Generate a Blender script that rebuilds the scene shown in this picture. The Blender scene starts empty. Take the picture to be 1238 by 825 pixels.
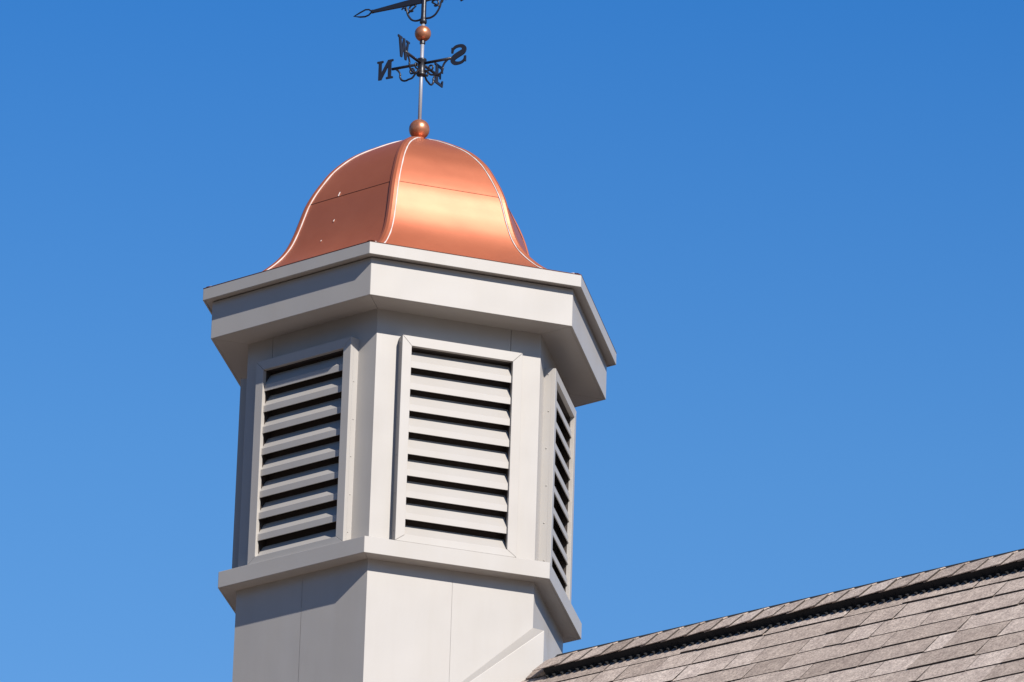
import bpy, bmesh, math, random
from mathutils import Vector, Matrix
import numpy as np
R = math.radians
random.seed(11)
scn = bpy.context.scene
C = scn.collection

# ------------------------------------------------------------------ camera
EYE = 1.6
D = 28.2215
PITCH, YAW, ROLL, FPX = 0.360702, 0.0170470, 0.0311810, 7618.52
def cam_matrix():
    c, s = math.cos(YAW), math.sin(YAW);   Ry = np.array([[c, -s, 0], [s, c, 0], [0, 0, 1]])
    c, s = math.cos(PITCH), math.sin(PITCH); Rp = np.array([[1, 0, 0], [0, c, s], [0, -s, c]])
    c, s = math.cos(ROLL), math.sin(ROLL); Rr = np.array([[c, 0, s], [0, 1, 0], [-s, 0, c]])
    M = Rr @ Rp @ Ry                       # rows: right, forward, up
    r, f, u = M[0], M[1], M[2]
    return Matrix(((r[0], u[0], -f[0], 0), (r[1], u[1], -f[1], -D), (r[2], u[2], -f[2], EYE), (0, 0, 0, 1)))
cd = bpy.data.cameras.new('camera'); cam = bpy.data.objects.new('camera', cd); C.objects.link(cam)
cam.matrix_world = cam_matrix()
cd.sensor_width = 36; cd.lens = FPX / 1238 * 36; cd.clip_start = 0.5; cd.clip_end = 5000
scn.camera = cam

# ------------------------------------------------------------------ light
A0 = 0.32255893                            # bearing of the wide front face's normal, from the camera's side
SUN_AZ, SUN_EL = R(30.0), R(36.0)
def dirv(az, z=0.0): return Vector((math.sin(az), -math.cos(az), z))
sd = Vector((math.sin(SUN_AZ) * math.cos(SUN_EL), -math.cos(SUN_AZ) * math.cos(SUN_EL), math.sin(SUN_EL)))
w = bpy.data.worlds.new('World'); scn.world = w; w.use_nodes = True
nt = w.node_tree; bg = nt.nodes['Background']
sky = nt.nodes.new('ShaderNodeTexSky'); sky.sky_type = 'NISHITA'; sky.sun_disc = False
sky.sun_elevation = SUN_EL; sky.sun_rotation = math.atan2(sd.x, sd.y)
sky.altitude = 300; sky.air_density = 1.0; sky.dust_density = 0.3; sky.ozone_density = 3.5
# sky tint by elevation: blue deepens upward, horizon and zenith dimmed to cut fill
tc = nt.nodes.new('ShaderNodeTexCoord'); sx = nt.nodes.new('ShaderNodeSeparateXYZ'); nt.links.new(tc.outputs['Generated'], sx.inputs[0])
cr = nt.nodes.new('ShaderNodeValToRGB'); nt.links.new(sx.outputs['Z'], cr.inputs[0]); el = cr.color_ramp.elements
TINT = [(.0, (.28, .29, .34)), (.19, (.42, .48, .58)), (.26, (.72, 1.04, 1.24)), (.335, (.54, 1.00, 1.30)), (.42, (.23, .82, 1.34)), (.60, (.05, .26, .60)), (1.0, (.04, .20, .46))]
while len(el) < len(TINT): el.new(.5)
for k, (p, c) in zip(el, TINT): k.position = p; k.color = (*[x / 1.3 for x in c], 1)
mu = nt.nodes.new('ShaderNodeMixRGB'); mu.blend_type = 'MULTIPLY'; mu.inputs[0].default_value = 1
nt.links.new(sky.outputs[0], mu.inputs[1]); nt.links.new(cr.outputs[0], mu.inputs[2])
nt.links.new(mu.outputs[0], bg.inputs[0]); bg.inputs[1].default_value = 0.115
sl = bpy.data.lights.new('sun', 'SUN'); sl.energy = 4.9; sl.angle = R(0.53); sl.color = (1, .94, .87)
so = bpy.data.objects.new('sun', sl); C.objects.link(so); so.rotation_euler = sd.to_track_quat('Z', 'Y').to_euler()
scn.view_settings.view_transform = 'Standard'; scn.view_settings.look = 'None'
scn.view_settings.exposure = 0.38; scn.view_settings.gamma = 1

# ------------------------------------------------------------------ materials
def mat(name, col, rough=.5, metal=0.0):
    m = bpy.data.materials.new(name); m.use_nodes = True
    b = m.node_tree.nodes['Principled BSDF']
    b.inputs['Base Color'].default_value = (*col, 1); b.inputs['Roughness'].default_value = rough
    b.inputs['Metallic'].default_value = metal
    return m, m.node_tree, b
def noise(nt, scale, detail=3, vec=None, rough=.5):
    n = nt.nodes.new('ShaderNodeTexNoise'); n.inputs['Scale'].default_value = scale
    n.inputs['Detail'].default_value = detail; n.inputs['Roughness'].default_value = rough
    if vec: nt.links.new(vec, n.inputs['Vector'])
    return n
def coords(nt, scale=(1, 1, 1)):
    t = nt.nodes.new('ShaderNodeTexCoord'); mp = nt.nodes.new('ShaderNodeMapping')
    mp.inputs['Scale'].default_value = scale; nt.links.new(t.outputs['Object'], mp.inputs[0])
    return mp.outputs[0]
def ramp(nt, fac, stops):
    r = nt.nodes.new('ShaderNodeValToRGB'); nt.links.new(fac, r.inputs[0])
    e = r.color_ramp.elements
    while len(e) < len(stops): e.new(.5)
    for k, (p, c) in zip(e, stops): k.position = p; k.color = (*c, 1)
    return r
def bump(nt, h, b, strength=.1, dist=.01, prev=None):
    n = nt.nodes.new('ShaderNodeBump'); n.inputs['Strength'].default_value = strength; n.inputs['Distance'].default_value = dist
    nt.links.new(h, n.inputs['Height'])
    if prev: nt.links.new(prev, n.inputs['Normal'])
    nt.links.new(n.outputs[0], b.inputs['Normal']); return n.outputs[0]

def painted(name, col, rough=.42, dirt=.06):
    m, t, b = mat(name, col, rough)
    v = coords(t, (1, 1, .22)); n1 = noise(t, 5, 5, v, .6)
    lo = tuple(c * (1 - dirt) * k for c, k in zip(col, (1, .985, .96)))
    r = ramp(t, n1.outputs[0], [(.30, lo), (.62, col)]); t.links.new(r.outputs[0], b.inputs['Base Color'])
    v2 = coords(t); n2 = noise(t, 1.9, 2, v2); p = bump(t, n2.outputs[0], b, .30, .02)
    n3 = noise(t, 420, 2, v2); bump(t, n3.outputs[0], b, .12, .0004, p)
    b.inputs['Specular IOR Level'].default_value = .4
    return m
M_WALL = painted('cream_panel_paint', (0.400, 0.379, 0.354))
M_TRIM = painted('cream_trim_paint', (0.405, 0.384, 0.358), .38, .03)
M_LOUV = painted('louver_paint', (0.405, 0.384, 0.358), .40, .025)
M_DARK, _, _ = mat('interior_shade', (.045, .034, .028), .8)
M_GAP, _, _ = mat('joint_shadow_sealant', (.09, .08, .075), .8)

def copper():
    m, t, b = mat('copper', (.82, .40, .25), .34, .54)
    b.inputs['Coat Weight'].default_value = .60; b.inputs['Coat Roughness'].default_value = .40
    v = coords(t); n1 = noise(t, 2.2, 6, v, .65)
    r = ramp(t, n1.outputs[0], [(.3, (0.469, 0.132, 0.057)), (.7, (0.554, 0.173, 0.080))])
    t.links.new(r.outputs[0], b.inputs['Base Color'])
    vs = coords(t, (1, 1, 1)); n2 = noise(t, 260, 2, vs)
    mr = t.nodes.new('ShaderNodeMapRange'); mr.inputs[3].default_value = .44; mr.inputs[4].default_value = .54
    n3 = noise(t, 7, 5, v, .7); t.links.new(n3.outputs[0], mr.inputs[0]); t.links.new(mr.outputs[0], b.inputs['Roughness'])
    n4 = noise(t, 3.2, 2, v); p = bump(t, n4.outputs[0], b, .17, .02)
    bump(t, n2.outputs[0], b, .22, .0006, p)
    return m
M_COP = copper()
M_SEAL, _, _ = mat('white_sealant', (.60, .56, .53), .6)
M_COPD, _, _ = mat('dark_copper_joint', (.13, .05, .035), .6, .5)
M_BALL, tb, bb = mat('copper_ball', (.80, .40, .25), .36, .6)
nb = noise(tb, 22, 4, coords(tb), .7); rb = ramp(tb, nb.outputs[0], [(.35, (0.400, 0.154, 0.085)), (.65, (0.615, 0.254, 0.138))]); tb.links.new(rb.outputs[0], bb.inputs['Base Color'])
M_IRON, ti, bi = mat('black_iron', (.018, .018, .024), .38)
bump(ti, noise(ti, 90, 3, coords(ti)).outputs[0], bi, .3, .002)
M_POLE, _, _ = mat('grey_metal_pole', (0.431, 0.431, 0.462), .38, .35)

def shingle():
    m, t, b = mat('asphalt_shingle', (.24, .21, .19), .92)
    at = t.nodes.new('ShaderNodeAttribute'); at.attribute_name = 'tone'
    v = coords(t); g = noise(t, 95, 3, v, .75); big = noise(t, 16, 5, v, .7)
    base = ramp(t, at.outputs['Fac'], [(0, (.325, .272, .233)), (.5, (.412, .350, .304)), (1, (.505, .438, .388))])
    gr = ramp(t, g.outputs[0], [(.34, (.62, .60, .60)), (.5, (1, 1, 1)), (.68, (1.0, 1.0, 1.0))])
    gr.color_ramp.elements[2].color = (1.45, 1.42, 1.40, 1)
    mx = t.nodes.new('ShaderNodeMixRGB'); mx.blend_type = 'MULTIPLY'; mx.inputs[0].default_value = 1
    t.links.new(base.outputs[0], mx.inputs[1]); t.links.new(gr.outputs[0], mx.inputs[2])
    br = ramp(t, big.outputs[0], [(.3, (.74, .71, .71)), (.7, (1.16, 1.15, 1.13))])
    m2 = t.nodes.new('ShaderNodeMixRGB'); m2.blend_type = 'MULTIPLY'; m2.inputs[0].default_value = 1
    t.links.new(mx.outputs[0], m2.inputs[1]); t.links.new(br.outputs[0], m2.inputs[2])
    t.links.new(m2.outputs[0], b.inputs['Base Color'])
    bump(t, noise(t, 230, 2, v).outputs[0], b, .5, .003)
    b.inputs['Specular IOR Level'].default_value = .2
    return m
M_SH = shingle()
M_EDGE, _, _ = mat('shingle_cut_edge', (.055, .045, .04), .95)
M_FELT, _, _ = mat('roof_felt', (.045, .04, .038), .95)
M_VENT, _, _ = mat('black_vent_plastic', (.008, .008, .009), .85)
M_GR, tg, bgz = mat('dry_ground', (.08, .06, .045), .95)
rg = ramp(tg, noise(tg, .6, 8, coords(tg), .7).outputs[0], [(.3, (.052, .037, .027)), (.7, (.084, .061, .044))]); tg.links.new(rg.outputs[0], bgz.inputs['Base Color'])
def siding():
    m, t, b = mat('lap_siding', (.70, .66, .62), .55)
    wv = t.nodes.new('ShaderNodeTexWave'); wv.wave_profile = 'SAW'; wv.bands_direction = 'Z'
    wv.inputs['Scale'].default_value = 1.6; t.links.new(coords(t), wv.inputs[0]); bump(t, wv.outputs[0], b, .6, .012)
    return m
M_SID = siding()

# ------------------------------------------------------------------ helpers
Z0 = 10.727443 + EYE                       # height of the cornice top
def empty(name, loc=(0, 0, 0), rz=0):
    o = bpy.data.objects.new(name, None); C.objects.link(o); o.location = loc; o.rotation_euler.z = rz
    o.empty_display_size = .2; return o
def tag(o, label=None, cat=None, group=None, kind=None):
    for k, v in (('label', label), ('category', cat), ('group', group), ('kind', kind)):
        if v: o[k] = v
    return o
def build(name, bm, m, parent=None, smooth=False, bevel=0, mats=None):
    bmesh.ops.recalc_face_normals(bm, faces=bm.faces)
    me = bpy.data.meshes.new(name); bm.to_mesh(me); bm.free()
    for mm in (mats or [m]): me.materials.append(mm)
    if smooth:
        for p in me.polygons: p.use_smooth = True
    o = bpy.data.objects.new(name, me); C.objects.link(o)
    if parent: o.parent = parent
    if bevel:
        b = o.modifiers.new('bevel', 'BEVEL'); b.width = bevel; b.segments = 2; b.limit_method = 'ANGLE'; b.angle_limit = R(25)
    return o
def quad(bm, pts):
    try: return bm.faces.new([bm.verts.new(p) for p in pts])
    except ValueError: return None
def prism(bm, pts, off):
    """closed solid: polygon pts swept by vector off"""
    a = [bm.verts.new(p) for p in pts]; b = [bm.verts.new(Vector(p) + Vector(off)) for p in pts]
    n = len(pts); bm.faces.new(a); bm.faces.new(b[::-1])
    for i in range(n): bm.faces.new((a[i], b[i], b[(i + 1) % n], a[(i + 1) % n]))
def tube(bm, pts, r, seg=8, cap=True, flat=1.0, side=None):
    pts = [Vector(p) for p in pts]; n = len(pts)
    rr = r if isinstance(r, (list, tuple)) else [r] * n
    rings = []; prev = None
    for i, p in enumerate(pts):
        t = (pts[min(i + 1, n - 1)] - pts[max(i - 1, 0)]).normalized()
        if side is not None: u = Vector(side).normalized()
        elif prev is None: u = t.orthogonal().normalized()
        else: u = (prev - t * prev.dot(t)).normalized()
        u = (u - t * u.dot(t)).normalized(); prev = u; v = t.cross(u)
        rings.append([bm.verts.new(p + (u * math.cos(k / seg * 2 * math.pi) * flat + v * math.sin(k / seg * 2 * math.pi)) * rr[i]) for k in range(seg)])
    for a, b in zip(rings, rings[1:]):
        for k in range(seg): bm.faces.new((a[k], a[(k + 1) % seg], b[(k + 1) % seg], b[k]))
    if cap: bm.faces.new(rings[0][::-1]); bm.faces.new(rings[-1])
def hexring(bm, sections):
    """sections: list of (circumradius, z), closed loop revolved round 6 corners"""
    cols = [[bm.verts.new(dirv(hv(k)) * r + Vector((0, 0, z))) for r, z in sections] for k in range(6)]
    n = len(sections)
    for k in range(6):
        a, b = cols[k], cols[(k + 1) % 6]
        for i in range(n): bm.faces.new((a[i], a[(i + 1) % n], b[(i + 1) % n], b[i]))
def hv(k): return A0 + R((k - 1.5) * 60)   # corner bearings: 0 left, 1 between left and front, 2 front/right
def face_frame(j):                          # j=0 front, -1 left, 1 right ...
    n = dirv(A0 + R(60 * j)); t = dirv(A0 + R(60 * j) + math.pi / 2); return n, t
def fpt(j, s, z, d):
    n, t = face_frame(j); return n * d + t * s + Vector((0, 0, z))
def fbox(bm, j, s0, s1, z0, z1, d0, d1):
    prism(bm, [fpt(j, s0, z0, d0), fpt(j, s1, z0, d0), fpt(j, s1, z1, d0), fpt(j, s0, z1, d0)], face_frame(j)[0] * (d1 - d0))

# ------------------------------------------------------------------ setting: ground
bm = bmesh.new(); quad(bm, [(-1500, -1500, 0), (1500, -1500, 0), (1500, 1500, 0), (-1500, 1500, 0)])
g = build('ground', bm, M_GR); tag(g, kind='structure')

# ------------------------------------------------------------------ house
RAZ = A0 + R(30)                            # bearing of the ridge
TAN = math.tan(R(44)); CO, SI = math.cos(R(44)), math.sin(R(44))
ZR = -1.900                                 # roof deck ridge, below Z0
house = empty('house', (0, 0, 0))
tag(house, 'cream sided building with a steep grey-brown shingle roof under the cupola', 'building')
rd = dirv(RAZ); dn = dirv(RAZ - math.pi / 2)           # along ridge (towards camera, right), down the visible side
RL0, RL1, SLOPE = -6.5, 9.0, 7.2
def rp(r, s, h=0, side=1):                  # r along ridge, s down the slope, h off the slope
    nrm = dn * side * SI + Vector((0, 0, CO))
    return rd * r + dn * side * (s * CO) + Vector((0, 0, Z0 + ZR - s * SI)) + nrm * h
bm = bmesh.new()
for sgn in (1, -1):
    prism(bm, [rp(RL0, 0, 0, sgn), rp(RL1, 0, 0, sgn), rp(RL1, SLOPE, 0, sgn), rp(RL0, SLOPE, 0, sgn)],
          -(dn * sgn * SI + Vector((0, 0, CO))) * .15)
deck = build('roof', bm, M_FELT, house)
def shingles(side, full):
    bm = bmesh.new(); tone = bm.loops.layers.float.new('tone')
    EXP = .149; rows = int(SLOPE / EXP) - 1
    for k in range(rows):
        s1 = .07 + EXP * (k + 1); s0 = s1 - EXP - .03
        r = RL0 - random.random() * .3
        wob = random.uniform(-.002, .002)
        while r < RL1:
            wd = random.choice((.11, .15, .2, .26, .33, .40)) * random.uniform(.85, 1.15) if full else .6
            a, b = max(r, RL0), min(r + wd, RL1); r += wd
            if b - a < .02: continue
            g = random.uniform(.0009, .0020)
            th = random.choice((.0045, .006, .0075, .0095)) + random.uniform(-.0008, .0008)
            lip = s1 + wob + random.uniform(-.0045, .0045); lip2 = lip + random.uniform(-.0045, .0045)
            tn = min(1, max(0, random.gauss(.52, .24)))
            sk = random.uniform(-.003, .003)
            top = [rp(a + g, s0, .001, side), rp(b - g, s0, .001, side), rp(b - g + sk, lip, th + .001, side), rp(a + g + sk, lip2, th + .001, side)]
            bot = [rp(b - g + sk, lip - .001, .0, side), rp(a + g + sk, lip2 - .001, .0, side)]
            v = [bm.verts.new(p) for p in top + bot]
            fs = [bm.faces.new((v[0], v[1], v[2], v[3])), bm.faces.new((v[3], v[2], v[4], v[5])),
                  ]; fs[1].material_index = 1
            for f in fs:
                for l in f.loops: l[tone] = tn
    return bm
sh = build('shingles', shingles(1, True), M_SH, deck, mats=[M_SH, M_EDGE])
sh2 = build('shingles', shingles(-1, False), M_SH, deck, mats=[M_SH, M_EDGE])

# ridge vent and caps (each side of the cupola)
def ridge_vent(r0, r1):
    bm = bmesh.new()
    for sgn in (1, -1):
        prism(bm, [rp(r0, -.004, .008, sgn), rp(r0, .134, .008, sgn), rp(r0, .134, .046, sgn), rp(r0, -.004, .046, sgn)], rd * (r1 - r0))
        r = r0 + .005
        while r < r1 - .03:                  # moulded feet along the lower edge
            u = random.uniform(-.003, .003)
            prism(bm, [rp(r + u, .132, .004, sgn), rp(r + .024 + u, .132, .004, sgn), rp(r + .017 + u, .160, .008, sgn), rp(r + .008 + u, .158, .012, sgn)], (dn * sgn * SI + Vector((0, 0, CO))) * .010)
            if random.random() < .35:
                q = r + random.random() * .03
                prism(bm, [rp(q, .134, .006, sgn), rp(q + .004, .134, .006, sgn), rp(q + .004, .137, .032, sgn), rp(q, .137, .032, sgn)], rd * .002 - (dn * sgn * CO) * .01)
            r += .0445
    return build('ridge_vent', bm, M_VENT, house)
def ridge_caps(r0, r1):
    bm = bmesh.new(); tone = bm.loops.layers.float.new('tone')
    r = r1 if r0 > 0 else r1
    pieces = []; x = r0
    while x < r1: e = random.uniform(.113, .135); pieces.append((x, e)); x += e
    for x, e in pieces:
        tn = min(1, max(0, random.gauss(.5, .25))); hw = .136 + random.uniform(-.003, .003)
        lift0, lift1 = .002, .010 + random.uniform(0, .003); sk = random.uniform(-.006, .006); x1 = x + e
        # profile over the ridge, rounded crest; the high r end is the exposed lip
        def prof(rr, lf):
            P = []
            for sgn, ss in ((1, (hw, .09, .045, .020)), (-1, (.020, .045, .09, hw))):
                for s_ in ss: P.append(rp(rr + .02 - s_ * .25 + sk * s_ * 8, s_, .047 + lf - (.006 if s_ < .03 else 0), sgn))
            return P
        A, B = prof(x - .03, lift0), prof(x1, lift1); A2 = prof(x - .03, lift0 - .002); B2 = prof(x1, lift1 - .0055)
        va, vb, vc, vd = ([bm.verts.new(p) for p in q] for q in (A, B, A2, B2))
        fs = []
        for i in range(7):
            fs.append(bm.faces.new((va[i], va[i + 1], vb[i + 1], vb[i]))); fs.append(bm.faces.new((vb[i], vb[i + 1], vd[i + 1], vd[i]))); fs[-1].material_index = 1 if i in (0, 1, 5, 6) else 0
        fs.append(bm.faces.new((va[0], vb[0], vd[0], vc[0]))); fs.append(bm.faces.new((va[7], vb[7], vd[7], vc[7])))
        for f in fs:
            for l in f.loops: l[tone] = tn
    return build('ridge_cap', bm, M_SH, house, mats=[M_SH, M_EDGE])
ridge_vent(.990, RL1); ridge_caps(.975, RL1)
bm = bmesh.new()
for sgn in (1, -1): prism(bm, [rp(.86, -.006, .008, sgn), rp(.86, .12, .008, sgn), rp(.86, .12, .014, sgn), rp(.86, -.006, .014, sgn)], rd * .2)
build('ridge_cap', bm, M_SH, house)
ridge_vent(RL0, -.95); ridge_caps(RL0, -1.0)
# walls under the roof
half = SLOPE * CO - .45; eave = Z0 + ZR - half * TAN - .16
bm = bmesh.new()
P = [rd * r + dn * s for r, s in ((RL0 + .4, half), (RL1 - .4, half), (RL1 - .4, -half), (RL0 + .4, -half))]
pz = lambda p, z: (p.x, p.y, z)
quad(bm, [pz(P[0], 0), pz(P[1], 0), pz(P[1], eave), pz(P[0], eave)]); quad(bm, [pz(P[2], 0), pz(P[3], 0), pz(P[3], eave), pz(P[2], eave)])
for a, b in ((1, 2), (3, 0)):
    m_ = (P[a] + P[b]) / 2
    bm.faces.new([bm.verts.new(q) for q in (pz(P[a], 0), pz(P[b], 0), pz(P[b], eave), pz(m_, Z0 + ZR - .2), pz(P[a], eave))])
build('wall', bm, M_SID, house)
for sgn in (1, -1):
    bm = bmesh.new(); prism(bm, [rp(RL0, SLOPE + .001, -.17, sgn), rp(RL0, SLOPE + .025, -.17, sgn), rp(RL0, SLOPE + .025, .0, sgn), rp(RL0, SLOPE + .001, .0, sgn)], rd * (RL1 - RL0))
    build('fascia', bm, M_TRIM, house)

# ------------------------------------------------------------------ cupola
cup = empty('cupola', (0, 0, Z0))
tag(cup, 'six-sided cream cupola with louvered vents and a bell-shaped copper roof astride the ridge', 'cupola')
RF, RC, RS, RLG, RB = 1.0, 1.0485, .8126, .9065, .8141
Z2, Z3, Z4, Z5 = -.0592, -.2455, -1.3945, -1.4738
AP = math.sqrt(3) / 2
# dark core so joints and louvers read as deep
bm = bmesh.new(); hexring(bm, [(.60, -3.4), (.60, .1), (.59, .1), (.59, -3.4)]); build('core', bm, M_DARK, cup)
# base walls: two panels per face, thin joint between, bearing on the roof
for j in range(-2, 4):
    bm = bmesh.new(); d = RB * AP; h = RB / 2; sj = .007; gp = .0009
    for s0, s1 in ((-h, sj - gp), (sj + gp, h)):
        e0 = s0 + (.0045 if s0 == -h else 0); e1 = s1 - (.0045 if s1 == h else 0)
        prism(bm, [fpt(j, s0, -3.3, d), fpt(j, s1, -3.3, d), fpt(j, s1, Z5 + .004, d), fpt(j, s0, Z5 + .004, d)][:4], face_frame(j)[0] * -.0001)
    quad(bm, [fpt(j, -h, -3.3, d - .002), fpt(j, h, -3.3, d - .002), fpt(j, h, Z5 + .004, d - .002), fpt(j, -h, Z5 + .004, d - .002)])
    build('base_wall', bm, M_WALL, cup)
# base flashing boot following the roof slope
def rz(p): return ZR - TAN * abs(p.dot(dn))
bm = bmesh.new(); cols = []
OFF = .060 / AP
for k in range(6):
    v = dirv(hv(k)); pi_, po = v * (RB - .004), v * (RB + OFF)
    zi = rz(po) + .205; zo = rz(po) + .180
    cols.append([bm.verts.new(p) for p in (pi_ + Vector((0, 0, zi + .002)), po + Vector((0, 0, zo)), po + Vector((0, 0, zo - .245)), pi_ + Vector((0, 0, zo - .245)))])
for k in range(6):
    a, b = cols[k], cols[(k + 1) % 6]
    for i in range(4): bm.faces.new((a[i], a[(i + 1) % 4], b[(i + 1) % 4], b[i]))
build('flashing', bm, M_TRIM, cup, bevel=.002)
# ledge
bm = bmesh.new(); hexring(bm, [(RLG, Z4), (RLG, Z5), (RLG - .012, Z5), (RLG - .012, Z5 + .006), (RS - .02, Z5 + .006), (RS - .02, Z4 + .006)])
build('ledge', bm, M_TRIM, cup, bevel=.0018)
def soffit(name, ro, ri, z):
    bm = bmesh.new()
    for j in range(-2, 4):
        do, di = ro * AP, ri * AP; g = .0011
        prism(bm, [fpt(j, -ro / 2 + g, z, do), fpt(j, ro / 2 - g, z, do), fpt(j, ri / 2 - g, z, di), fpt(j, -ri / 2 + g, z, di)], (0, 0, .003))
    o = build(name, bm, M_TRIM, cup)
    return o
soffit('ledge_soffit', RLG - .0125, RB - .003, Z5 + .0005)
# shaft walls with a louver opening in each face
LW, LT, LB = .297, -.3755, -1.385           # frame outside
IW, IT, IB = .2505, -.4235, -1.3515         # frame inside
SCREW = None
for j in range(-2, 4):
    bm = bmesh.new(); d = RS * AP; h = RS / 2; top = Z3 + .004; bot = Z4 - .002
    seam = -.249 if j == -1 else .2565
    hw = .285
    def pan(s0, s1, z0, z1): quad(bm, [fpt(j, s0, z0, d), fpt(j, s1, z0, d), fpt(j, s1, z1, d), fpt(j, s0, z1, d)])
    pan(-h, -hw, bot, LT - .02); pan(hw, h, bot, LT - .02)
    pan(-h, seam - .0012, LT - .02, top); pan(seam + .0012, h, LT - .02, top)
    for s_, ss in ((seam - .0012, -1), (seam + .0012, 1)):
        quad(bm, [fpt(j, s_, LT - .02, d), fpt(j, s_, top, d), fpt(j, s_, top, d - .008), fpt(j, s_, LT - .02, d - .008)])
    build('shaft_wall', bm, M_WALL, cup)
    # louver frame: four mitred bars
    bm = bmesh.new(); d0, d1 = d + .034, d + .055; g = .0006
    O = [(-LW, LB), (LW, LB), (LW, LT), (-LW, LT)]; I = [(-IW, IB), (IW, IB), (IW, IT), (-IW, IT)]
    for q in range(4):
        a, b, c, e = O[q], O[(q + 1) % 4], I[(q + 1) % 4], I[q]
        # shrink along bar for a hairline mitre
        ux = Vector((b[0] - a[0], b[1] - a[1])).normalized() * g
        a, e = (a[0] + ux.x, a[1] + ux.y), (e[0] + ux.x, e[1] + ux.y); b, c = (b[0] - ux.x, b[1] - ux.y), (c[0] - ux.x, c[1] - ux.y)
        prism(bm, [fpt(j, *a, d0), fpt(j, *b, d0), fpt(j, *c, d0), fpt(j, *e, d0)], face_frame(j)[0] * (d1 - d0))
    for a, b in ((0, 1), (1, 2), (2, 3), (3, 0)):
        quad(bm, [fpt(j, *O[a], d0 + .0005), fpt(j, *O[b], d0 + .0005), fpt(j, *O[b], d - .002), fpt(j, *O[a], d - .002)])
    fr = build('louver_vent', bm, M_LOUV, cup, bevel=.0012)
    # slats
    bm = bmesh.new(); dl = d1 - .012; PT = .1064
    for i in range(9):
        zb = -.5262 - PT * i + random.uniform(-.0012, .0012)
        prof = [(dl, zb), (dl, zb + .031), (dl - .043, zb + .031 + .063), (dl - .0445, zb + .031 + .062), (dl - .0045, zb + .0285), (dl - .0045, zb)]
        if zb < IB: prof = [(dl, IB), (dl, max(zb + .031, IB + .002)), (dl - .043, zb + .089), (dl - .0445, zb + .088), (dl - .012, IB)]
        prism(bm, [fpt(j, -IW - .001, z, dd) for dd, z in prof], face_frame(j)[1] * (2 * IW + .002))
    build('slats', bm, M_LOUV, fr)
    bm = bmesh.new(); e_ = .0015; dk = d - .012
    q0 = [(-IW - e_, IB - e_), (IW + e_, IB - e_), (IW + e_, IT + e_), (-IW - e_, IT + e_)]
    quad(bm, [fpt(j, *q, dk) for q in q0])
    for q in range(4): quad(bm, [fpt(j, *q0[q], dk), fpt(j, *q0[(q + 1) % 4], dk), fpt(j, *q0[(q + 1) % 4], d0 + .001), fpt(j, *q0[q], d0 + .001)])
    build('shade_liner', bm, M_DARK, fr)  # dark lining behind the slats: shade of the gaps put into its colour
    # screw heads along the frame sides
    if j in (-1, 0, 1):
        for sg in (-1, 1):
            for q in range(6):
                c = fpt(j, sg * (LW + .0004), LT - .03 - q * .185, d + .02 + .006 * (q % 2))
                if SCREW is None:
                    bm = bmesh.new(); bmesh.ops.create_uvsphere(bm, u_segments=8, v_segments=5, radius=.0035)
                    sc_ = build('screw', bm, M_TRIM, fr, smooth=True); SCREW = sc_
                else:
                    sc_ = SCREW.copy(); C.objects.link(sc_); sc_.parent = fr
                sc_.location = c
# cornice
bm = bmesh.new(); hexring(bm, [(RF, Z2 - .001), (RF, Z3), (RF - .014, Z3), (RF - .014, Z2 - .001)])
build('cornice_fascia', bm, M_TRIM, cup, bevel=.0018)
soffit('cornice_soffit', RF - .0145, RS - .003, Z3 + .0006)
bm = bmesh.new(); hexring(bm, [(RC, -.001), (RC, Z2), (RC - .010, Z2), (RC - .010, Z2 + .004), (RF - .02, Z2 + .004), (RF - .02, -.001)])
build('crown_trim', bm, M_TRIM, cup, bevel=.0015)
# dome
PR = [(1.046, -.004), (1.046, .003), (1.02, .010), (.95, .026), (.885, .048), (.814, .088), (.746, .141), (.684, .203), (.640, .268), (.609, .340), (.585, .412), (.559, .490), (.528, .555),
      (.494, .612), (.446, .683), (.397, .736), (.348, .779), (.296, .815), (.225, .855), (.141, .897), (.062, .926), (.012, .938)]
def spline(P, m=4):
    out = []
    for i in range(len(P) - 1):
        p0, p1, p2, p3 = P[max(i - 1, 0)], P[i], P[i + 1], P[min(i + 2, len(P) - 1)]
        for k in range(m):
            t = k / m
            out.append(tuple(.5 * ((2 * p1[c]) + (-p0[c] + p2[c]) * t + (2 * p0[c] - 5 * p1[c] + 4 * p2[c] - p3[c]) * t * t + (-p0[c] + 3 * p1[c] - 3 * p2[c] + p3[c]) * t ** 3) for c in (0, 1)))
    out.append(P[-1]); return out
SP = spline(PR[1:], 4)
SEAM = .500
for j in range(-2, 4):
    lo = [p for p in SP if p[1] <= SEAM + .02]; hi = [p for p in SP if p[1] >= SEAM]
    for part, lift in ((lo, 0), (hi, .0012)):
        bm = bmesh.new(); rows = []
        pp = ([(1.046, -.004)] + part) if part is lo else part
        for r, z in pp:
            rr = r + lift; n = 6
            rows.append([bm.verts.new(fpt(j, rr / 2 * (2 * q / n - 1), z, rr * AP)) for q in range(n + 1)])
        if False:
            r, z = part[0]; rr = r - .001
            rows.insert(0, [bm.verts.new(fpt(j, rr / 2 * (2 * q / 6 - 1), z - .001, rr * AP)) for q in range(7)])
        for a, b in zip(rows, rows[1:]):
            for q in range(6): bm.faces.new((a[q], a[q + 1], b[q + 1], b[q]))
        o = build('copper_panel', bm, M_COP, cup, smooth=True)
        for p in (o.data.polygons[:6]): p.use_smooth = False
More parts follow.
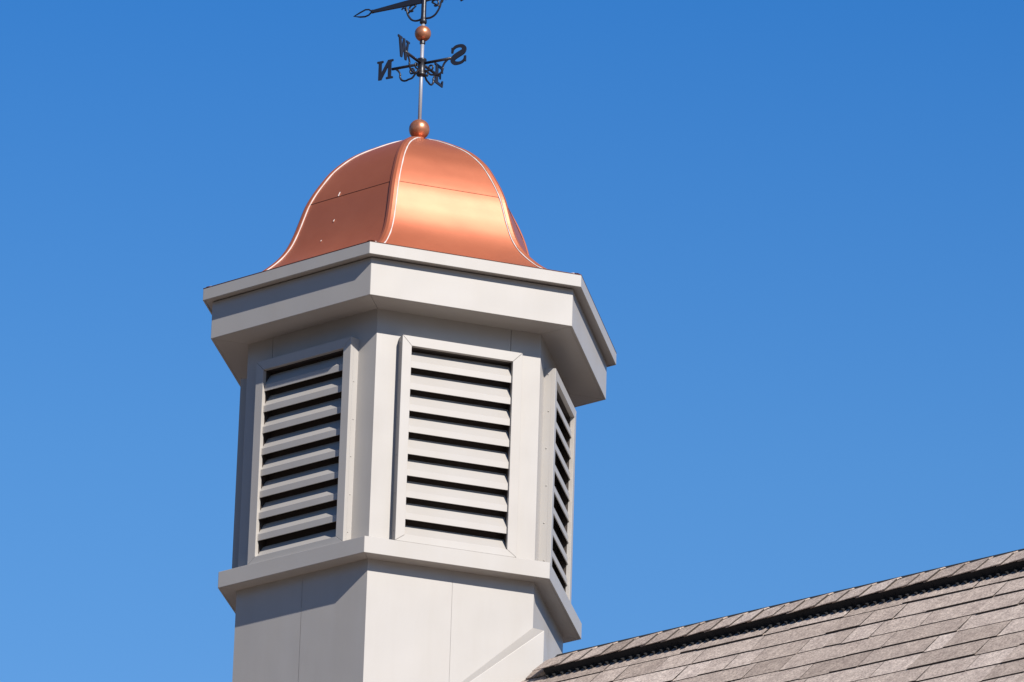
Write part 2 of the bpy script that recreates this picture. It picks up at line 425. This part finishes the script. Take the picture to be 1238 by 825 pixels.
# dark joint lines under the lap
bm = bmesh.new()
for j in range(-2, 4):
    r, z = next(p for p in SP if p[1] >= SEAM); r += .0012
    tube(bm, [fpt(j, -r / 2 + .012, z - .0015, r * AP), fpt(j, r / 2 - .012, z - .0015, r * AP)], .0016 if j != 0 else .0009, 6)
build('panel_joint', bm, M_COPD, cup)
bm = bmesh.new()
tube(bm, [dirv(hv(k)) * 1.0475 + Vector((0, 0, .001)) for k in range(7)], .0022, 6, cap=False)
build('drip_edge', bm, M_COPD, cup)
# hips: folded copper seam covers over each corner, with sealant beads
def hip_pt(k, r, z, side, wd, lift):
    v = dirv(hv(k)); j = k - 1 if side > 0 else k - 2     # face on the right (+) or left (-) of corner k
    n, t = face_frame(j)
    return v * r + t * (side * wd) + n * lift + Vector((0, 0, z + lift * .5))
for k in range(6):
    bm = bmesh.new(); rows = []
    pts = [p for p in SP if p[1] > .006]
    for r, z in pts:
        wd = min(.019, r * .3); L = .0055
        rows.append([bm.verts.new(q) for q in (hip_pt(k, r, z, -1, wd + .001, .0006), hip_pt(k, r, z, -1, wd, L), hip_pt(k, r, z, -1, .004, L * 1.25), hip_pt(k, r, z, 1, .004, L * 1.25), hip_pt(k, r, z, 1, wd, L), hip_pt(k, r, z, 1, wd + .001, .0006))])
    for a, b in zip(rows, rows[1:]):
        for q in range(5): bm.faces.new((a[q], a[q + 1], b[q + 1], b[q]))
    hp = build('hip_seam', bm, M_COP, cup)
    for side in ((1, -1) if k in (2, 5, 4) else (1,)):
        bm = bmesh.new(); q = []; rad = []
        for i, (r, z) in enumerate(pts):
            if z > .925: continue
            q.append(hip_pt(k, r, z, side, min(.019, r * .3) + .0035, .002)); rad.append(.0031 + .0009 * math.sin(i * 1.3 + k) * math.sin(i * .37))
        tube(bm, q, rad, 6); build('sealant_bead', bm, M_SEAL, hp, smooth=True)
    bm = bmesh.new(); q = []
    if k not in (2, 5, 4):
        for r, z in pts:
            if z < .92: q.append(hip_pt(k, r, z, -1, min(.019, r * .3) + .001, .001))
        tube(bm, q, .0014, 5); build('seam_joint', bm, M_COPD, hp)
    else: bm.free()
for s_, z_, l_ in ((-.075, .508, .022), (-.06, .36, .010), (-.10, .255, .006), (.04, .12, .006)):   # drips of sealant on the shaded panel
    bm = bmesh.new(); r_ = np.interp(z_, [p[1] for p in SP], [p[0] for p in SP]); q0 = fpt(-1, s_, z_, r_ * AP + .003)
    tube(bm, [q0, q0 + face_frame(-1)[1] * .004 + Vector((0, 0, l_)) - face_frame(-1)[0] * l_ * .35], .0022, 6)
    build('sealant_drip', bm, M_SEAL, cup)
bm = bmesh.new()
for cz, rr in ((.925, .045), (.944, .038)):
    bmesh.ops.create_cone(bm, cap_ends=True, segments=32, radius1=rr, radius2=rr * .6, depth=.018, matrix=Matrix.Translation((0, 0, cz)))
build('apex_cap', bm, M_COP, cup, smooth=False)

# ------------------------------------------------------------------ weather vane
vane = empty('weather_vane', (0, 0, Z0 + .95))
tag(vane, 'black iron weather vane with compass letters and two copper balls above the dome', 'weather vane')
ZV = .95
def V(az, r, z): return dirv(az) * r + Vector((0, 0, z - ZV))
bm = bmesh.new(); tube(bm, [(0, 0, -.01), (0, 0, 1.58 - ZV)], .0088, 16); build('pole', bm, M_POLE, vane, smooth=True)
for z, r in ((.996, .0505), (1.502, .0400)):
    bm = bmesh.new(); bmesh.ops.create_uvsphere(bm, u_segments=40, v_segments=24, radius=r, matrix=Matrix.Translation((0, 0, z - ZV)))
    build('copper_ball', bm, M_BALL, vane, smooth=True)
bm = bmesh.new(); tube(bm, [(0, 0, 1.448 - ZV), (0, 0, 1.466 - ZV)], [.014, .013], 16); build('collar', bm, M_IRON, vane)
bm = bmesh.new(); tube(bm, [(0, 0, z - ZV) for z in (1.276, 1.280, 1.286, 1.296, 1.352, 1.360, 1.366, 1.37)], [.014, .023, .024, .0185, .0185, .024, .023, .014], 18)
hub = build('hub', bm, M_IRON, vane, smooth=True)
AZS = {'S': R(60), 'N': R(-120), 'W': R(-30), 'E': R(150)}
ZA = 1.343
def arc(cx, cz, rad, a0, a1, n=12, r1=None):
    r1 = rad if r1 is None else r1
    return [(cx + (rad + (r1 - rad) * i / n) * math.cos(a0 + (a1 - a0) * i / n), cz + (rad + (r1 - rad) * i / n) * math.sin(a0 + (a1 - a0) * i / n)) for i in range(n + 1)]
for nm, az in AZS.items():
    bm = bmesh.new()
    tube(bm, [V(az, .012, ZA), V(az, .165, ZA)], .0072, 8)
    sc = [(.145, ZA - .003), (.128, ZA - .018), (.118, ZA - .038)] + arc(.088, ZA - .043, .032, R(0), R(-120), 8) + [(.05, ZA - .066), (.032, ZA - .045), (.018, ZA - .04)]
    tube(bm, [V(az, r, z) for r, z in spline(sc, 3)], .0050, 6)
    cu = [(.018, ZA - .055), (.035, ZA - .042)] + arc(.05, ZA - .028, .016, R(-70), R(190), 10, .007)
    tube(bm, [V(az, r, z) for r, z in spline(cu, 2)], .0046, 6)
    arm = build('arm', bm, M_IRON, vane, smooth=True)
# letters: outlines in a unit box, x 0..1, y 0..1
def letter_solid(bm, outline, place, th):
    a = [bm.verts.new(place(x, y, -th)) for x, y in outline]; b = [bm.verts.new(place(x, y, th)) for x, y in outline]
    n = len(outline)
    fa = bm.faces.new(a); fb = bm.faces.new(b[::-1])
    for i in range(n): bm.faces.new((a[i], b[i], b[(i + 1) % n], a[(i + 1) % n]))
    bm.normal_update(); bmesh.ops.triangulate(bm, faces=[fa, fb], ngon_method='EAR_CLIP')
N_ = [(0, 0), (.42, 0), (.42, .09), (.31, .11), (.31, .68), (.72, 0), (.90, 0), (.90, .89), (1, .91), (1, 1), (.62, 1), (.62, .91), (.72, .89), (.72, .36), (.32, 1), (0, 1), (0, .91), (.12, .89), (.12, .11), (0, .09)]
E_ = [(0, 0), (.95, 0), (1, .32), (.90, .32), (.80, .13), (.40, .13), (.40, .44), (.62, .44), (.62, .34), (.72, .34), (.72, .68), (.62, .68), (.62, .57), (.40, .57), (.40, .87), (.78, .87), (.86, .70), (.95, .70), (.92, 1), (0, 1), (0, .9), (.14, .88), (.14, .12), (0, .1)]
W_ = [(.25, 0), (.38, 0), (.52, .55), (.66, 0), (.79, 0), (.95, .89), (1.04, .91), (1.04, 1), (.74, 1), (.74, .91), (.82, .89), (.73, .38), (.60, .89), (.60, 1), (.46, 1), (.34, .40), (.25, .89), (.34, .91), (.34, 1), (-.04, 1), (-.04, .91), (.06, .89)]
def put_letter(nm, r0, wdt, hgt, zc, flip, outline=None):
    az = AZS[nm]; u = dirv(az); nn = dirv(az + math.pi / 2)
    def place(x, y, t):
        xx = 1 - x if flip else x
        return u * (r0 + xx * wdt) + nn * t + Vector((0, 0, zc + (y - .5) * hgt - ZV))
    bm = bmesh.new()
    if outline: letter_solid(bm, outline, place, .0032)
    else:                                    # S: a ribbon of varying weight along a curve
        ctr = [(.88, .72), (.84, .84), (.70, .93), (.48, .955), (.27, .90), (.17, .77), (.22, .63), (.42, .54), (.62, .46), (.80, .36), (.85, .22), (.74, .09), (.50, .045), (.28, .08), (.15, .18), (.10, .30)]
        wt = [.06, .06, .07, .075, .10, .13, .14, .145, .145, .14, .13, .105, .075, .065, .06, .06]
        cc = spline([(a, b) for a, b in ctr], 3); ww = [w_[0] for w_ in spline([(a, 0) for a in wt], 3)]
        L, Rr = [], []
        for i, p in enumerate(cc):
            q0, q1 = cc[max(i - 1, 0)], cc[min(i + 1, len(cc) - 1)]; t = Vector((q1[0] - q0[0], q1[1] - q0[1])).normalized()
            L.append((p[0] - t.y * ww[i], p[1] + t.x * ww[i])); Rr.append((p[0] + t.y * ww[i], p[1] - t.x * ww[i]))
        rows = [[bm.verts.new(place(*a, -.0032)), bm.verts.new(place(*b, -.0032)), bm.verts.new(place(*b, .0032)), bm.verts.new(place(*a, .0032))] for a, b in zip(L, Rr)]
        for a, b in zip(rows, rows[1:]):
            for i in range(4): bm.faces.new((a[i], a[(i + 1) % 4], b[(i + 1) % 4], b[i]))
        bm.faces.new(rows[0]); bm.faces.new(rows[-1][::-1])
        for ex, ey, sgn in ((.90, .74, 1), (.09, .28, -1)):   # serif bars
            s = [(ex - .07, ey - .12), (ex + .05, ey - .12), (ex + .05, ey + .17 if sgn > 0 else ey + .05), (ex - .02, ey + .17 if sgn > 0 else ey + .05)]
            if sgn < 0: s = [(ex - .05, ey - .20), (ex + .02, ey - .20), (ex + .08, ey + .10), (ex - .05, ey + .10)]
            letter_solid(bm, s, place, .0036)
    o = build('letter', bm, M_IRON, vane); o['label'] = 'black iron compass letter ' + nm
    return o
# seen from the photographer's side N and S read backwards, W and E read forwards
put_letter('N', .160, .090, .100, ZA + .003, False, N_)
put_letter('S', .160, .090, .100, ZA + .012, True)
put_letter('W', .130, .104, .105, ZA + .010, True, W_)
put_letter('E', .128, .085, .105, ZA + .006, False, E_)
# pointer
AT = R(-124); ZP = 1.683
bm = bmesh.new(); tube(bm, [(0, 0, z - ZV) for z in (1.555, 1.558, 1.572, 1.578, 1.60, 1.80, 1.81)], [.013, .0175, .0175, .0145, .0125, .0125, .008], 16)
build('spindle', bm, M_IRON, vane, smooth=True)
def vplate(bm, pts, th, az=AT):
    nn = dirv(az + math.pi / 2); prism(bm, [V(az, r, z) - nn * th for r, z in pts], nn * (2 * th))
bm = bmesh.new()
vplate(bm, [(.0, ZP - .016), (.12, ZP - .013), (.300, ZP - .007), (.300, ZP + .006), (.12, ZP + .014), (.0, ZP + .018)], .006)
tube(bm, [V(AT, .297, ZP), V(AT, .307, ZP)], .0095, 10)
dia = [(.305, ZP), (.325, ZP + .016), (.345, ZP + .019), (.375, ZP + .010), (.412, ZP - .003), (.375, ZP - .014), (.345, ZP - .018), (.325, ZP - .014), (.305, ZP)]
tube(bm, [V(AT, r, z) for r, z in dia], .0042, 6)
vplate(bm, [(.0, ZP - .012), (-.24, ZP - .006), (-.24, ZP + .006), (.0, ZP + .015)], .0045)
vplate(bm, [(-.20, ZP + .0), (-.215, ZP - .054), (-.245, ZP - .044), (-.30, ZP - .040), (-.40, ZP - .045), (-.36, ZP), (-.40, ZP + .085), (-.30, ZP + .075), (-.245, ZP + .050), (-.215, ZP + .062)], .0036)
build('pointer', bm, M_IRON, vane)
for sg, az in ((1, AT), (-1, AT + math.pi)):
    bm = bmesh.new()
    sc = [(.108, ZP - .012), (.100, ZP - .035), (.092, ZP - .062), (.070, ZP - .092), (.042, ZP - .104), (.012, ZP - .102)]
    tube(bm, [V(az, r, z) for r, z in spline(sc, 4)], .0052, 6)
    cu = [(.094, ZP - .055)] + arc(.068, ZP - .036, .024, R(150), R(-130), 12, .010)
    tube(bm, [V(az, r, z) for r, z in spline(cu, 2)], .0044, 6)
    cu = [(.100, ZP - .035)] + arc(.122, ZP - .030, .014, R(200), R(20), 8, .007)
    tube(bm, [V(az, r, z) for r, z in spline(cu, 2)], .0038, 6)
    build('scroll', bm, M_IRON, vane, smooth=True)
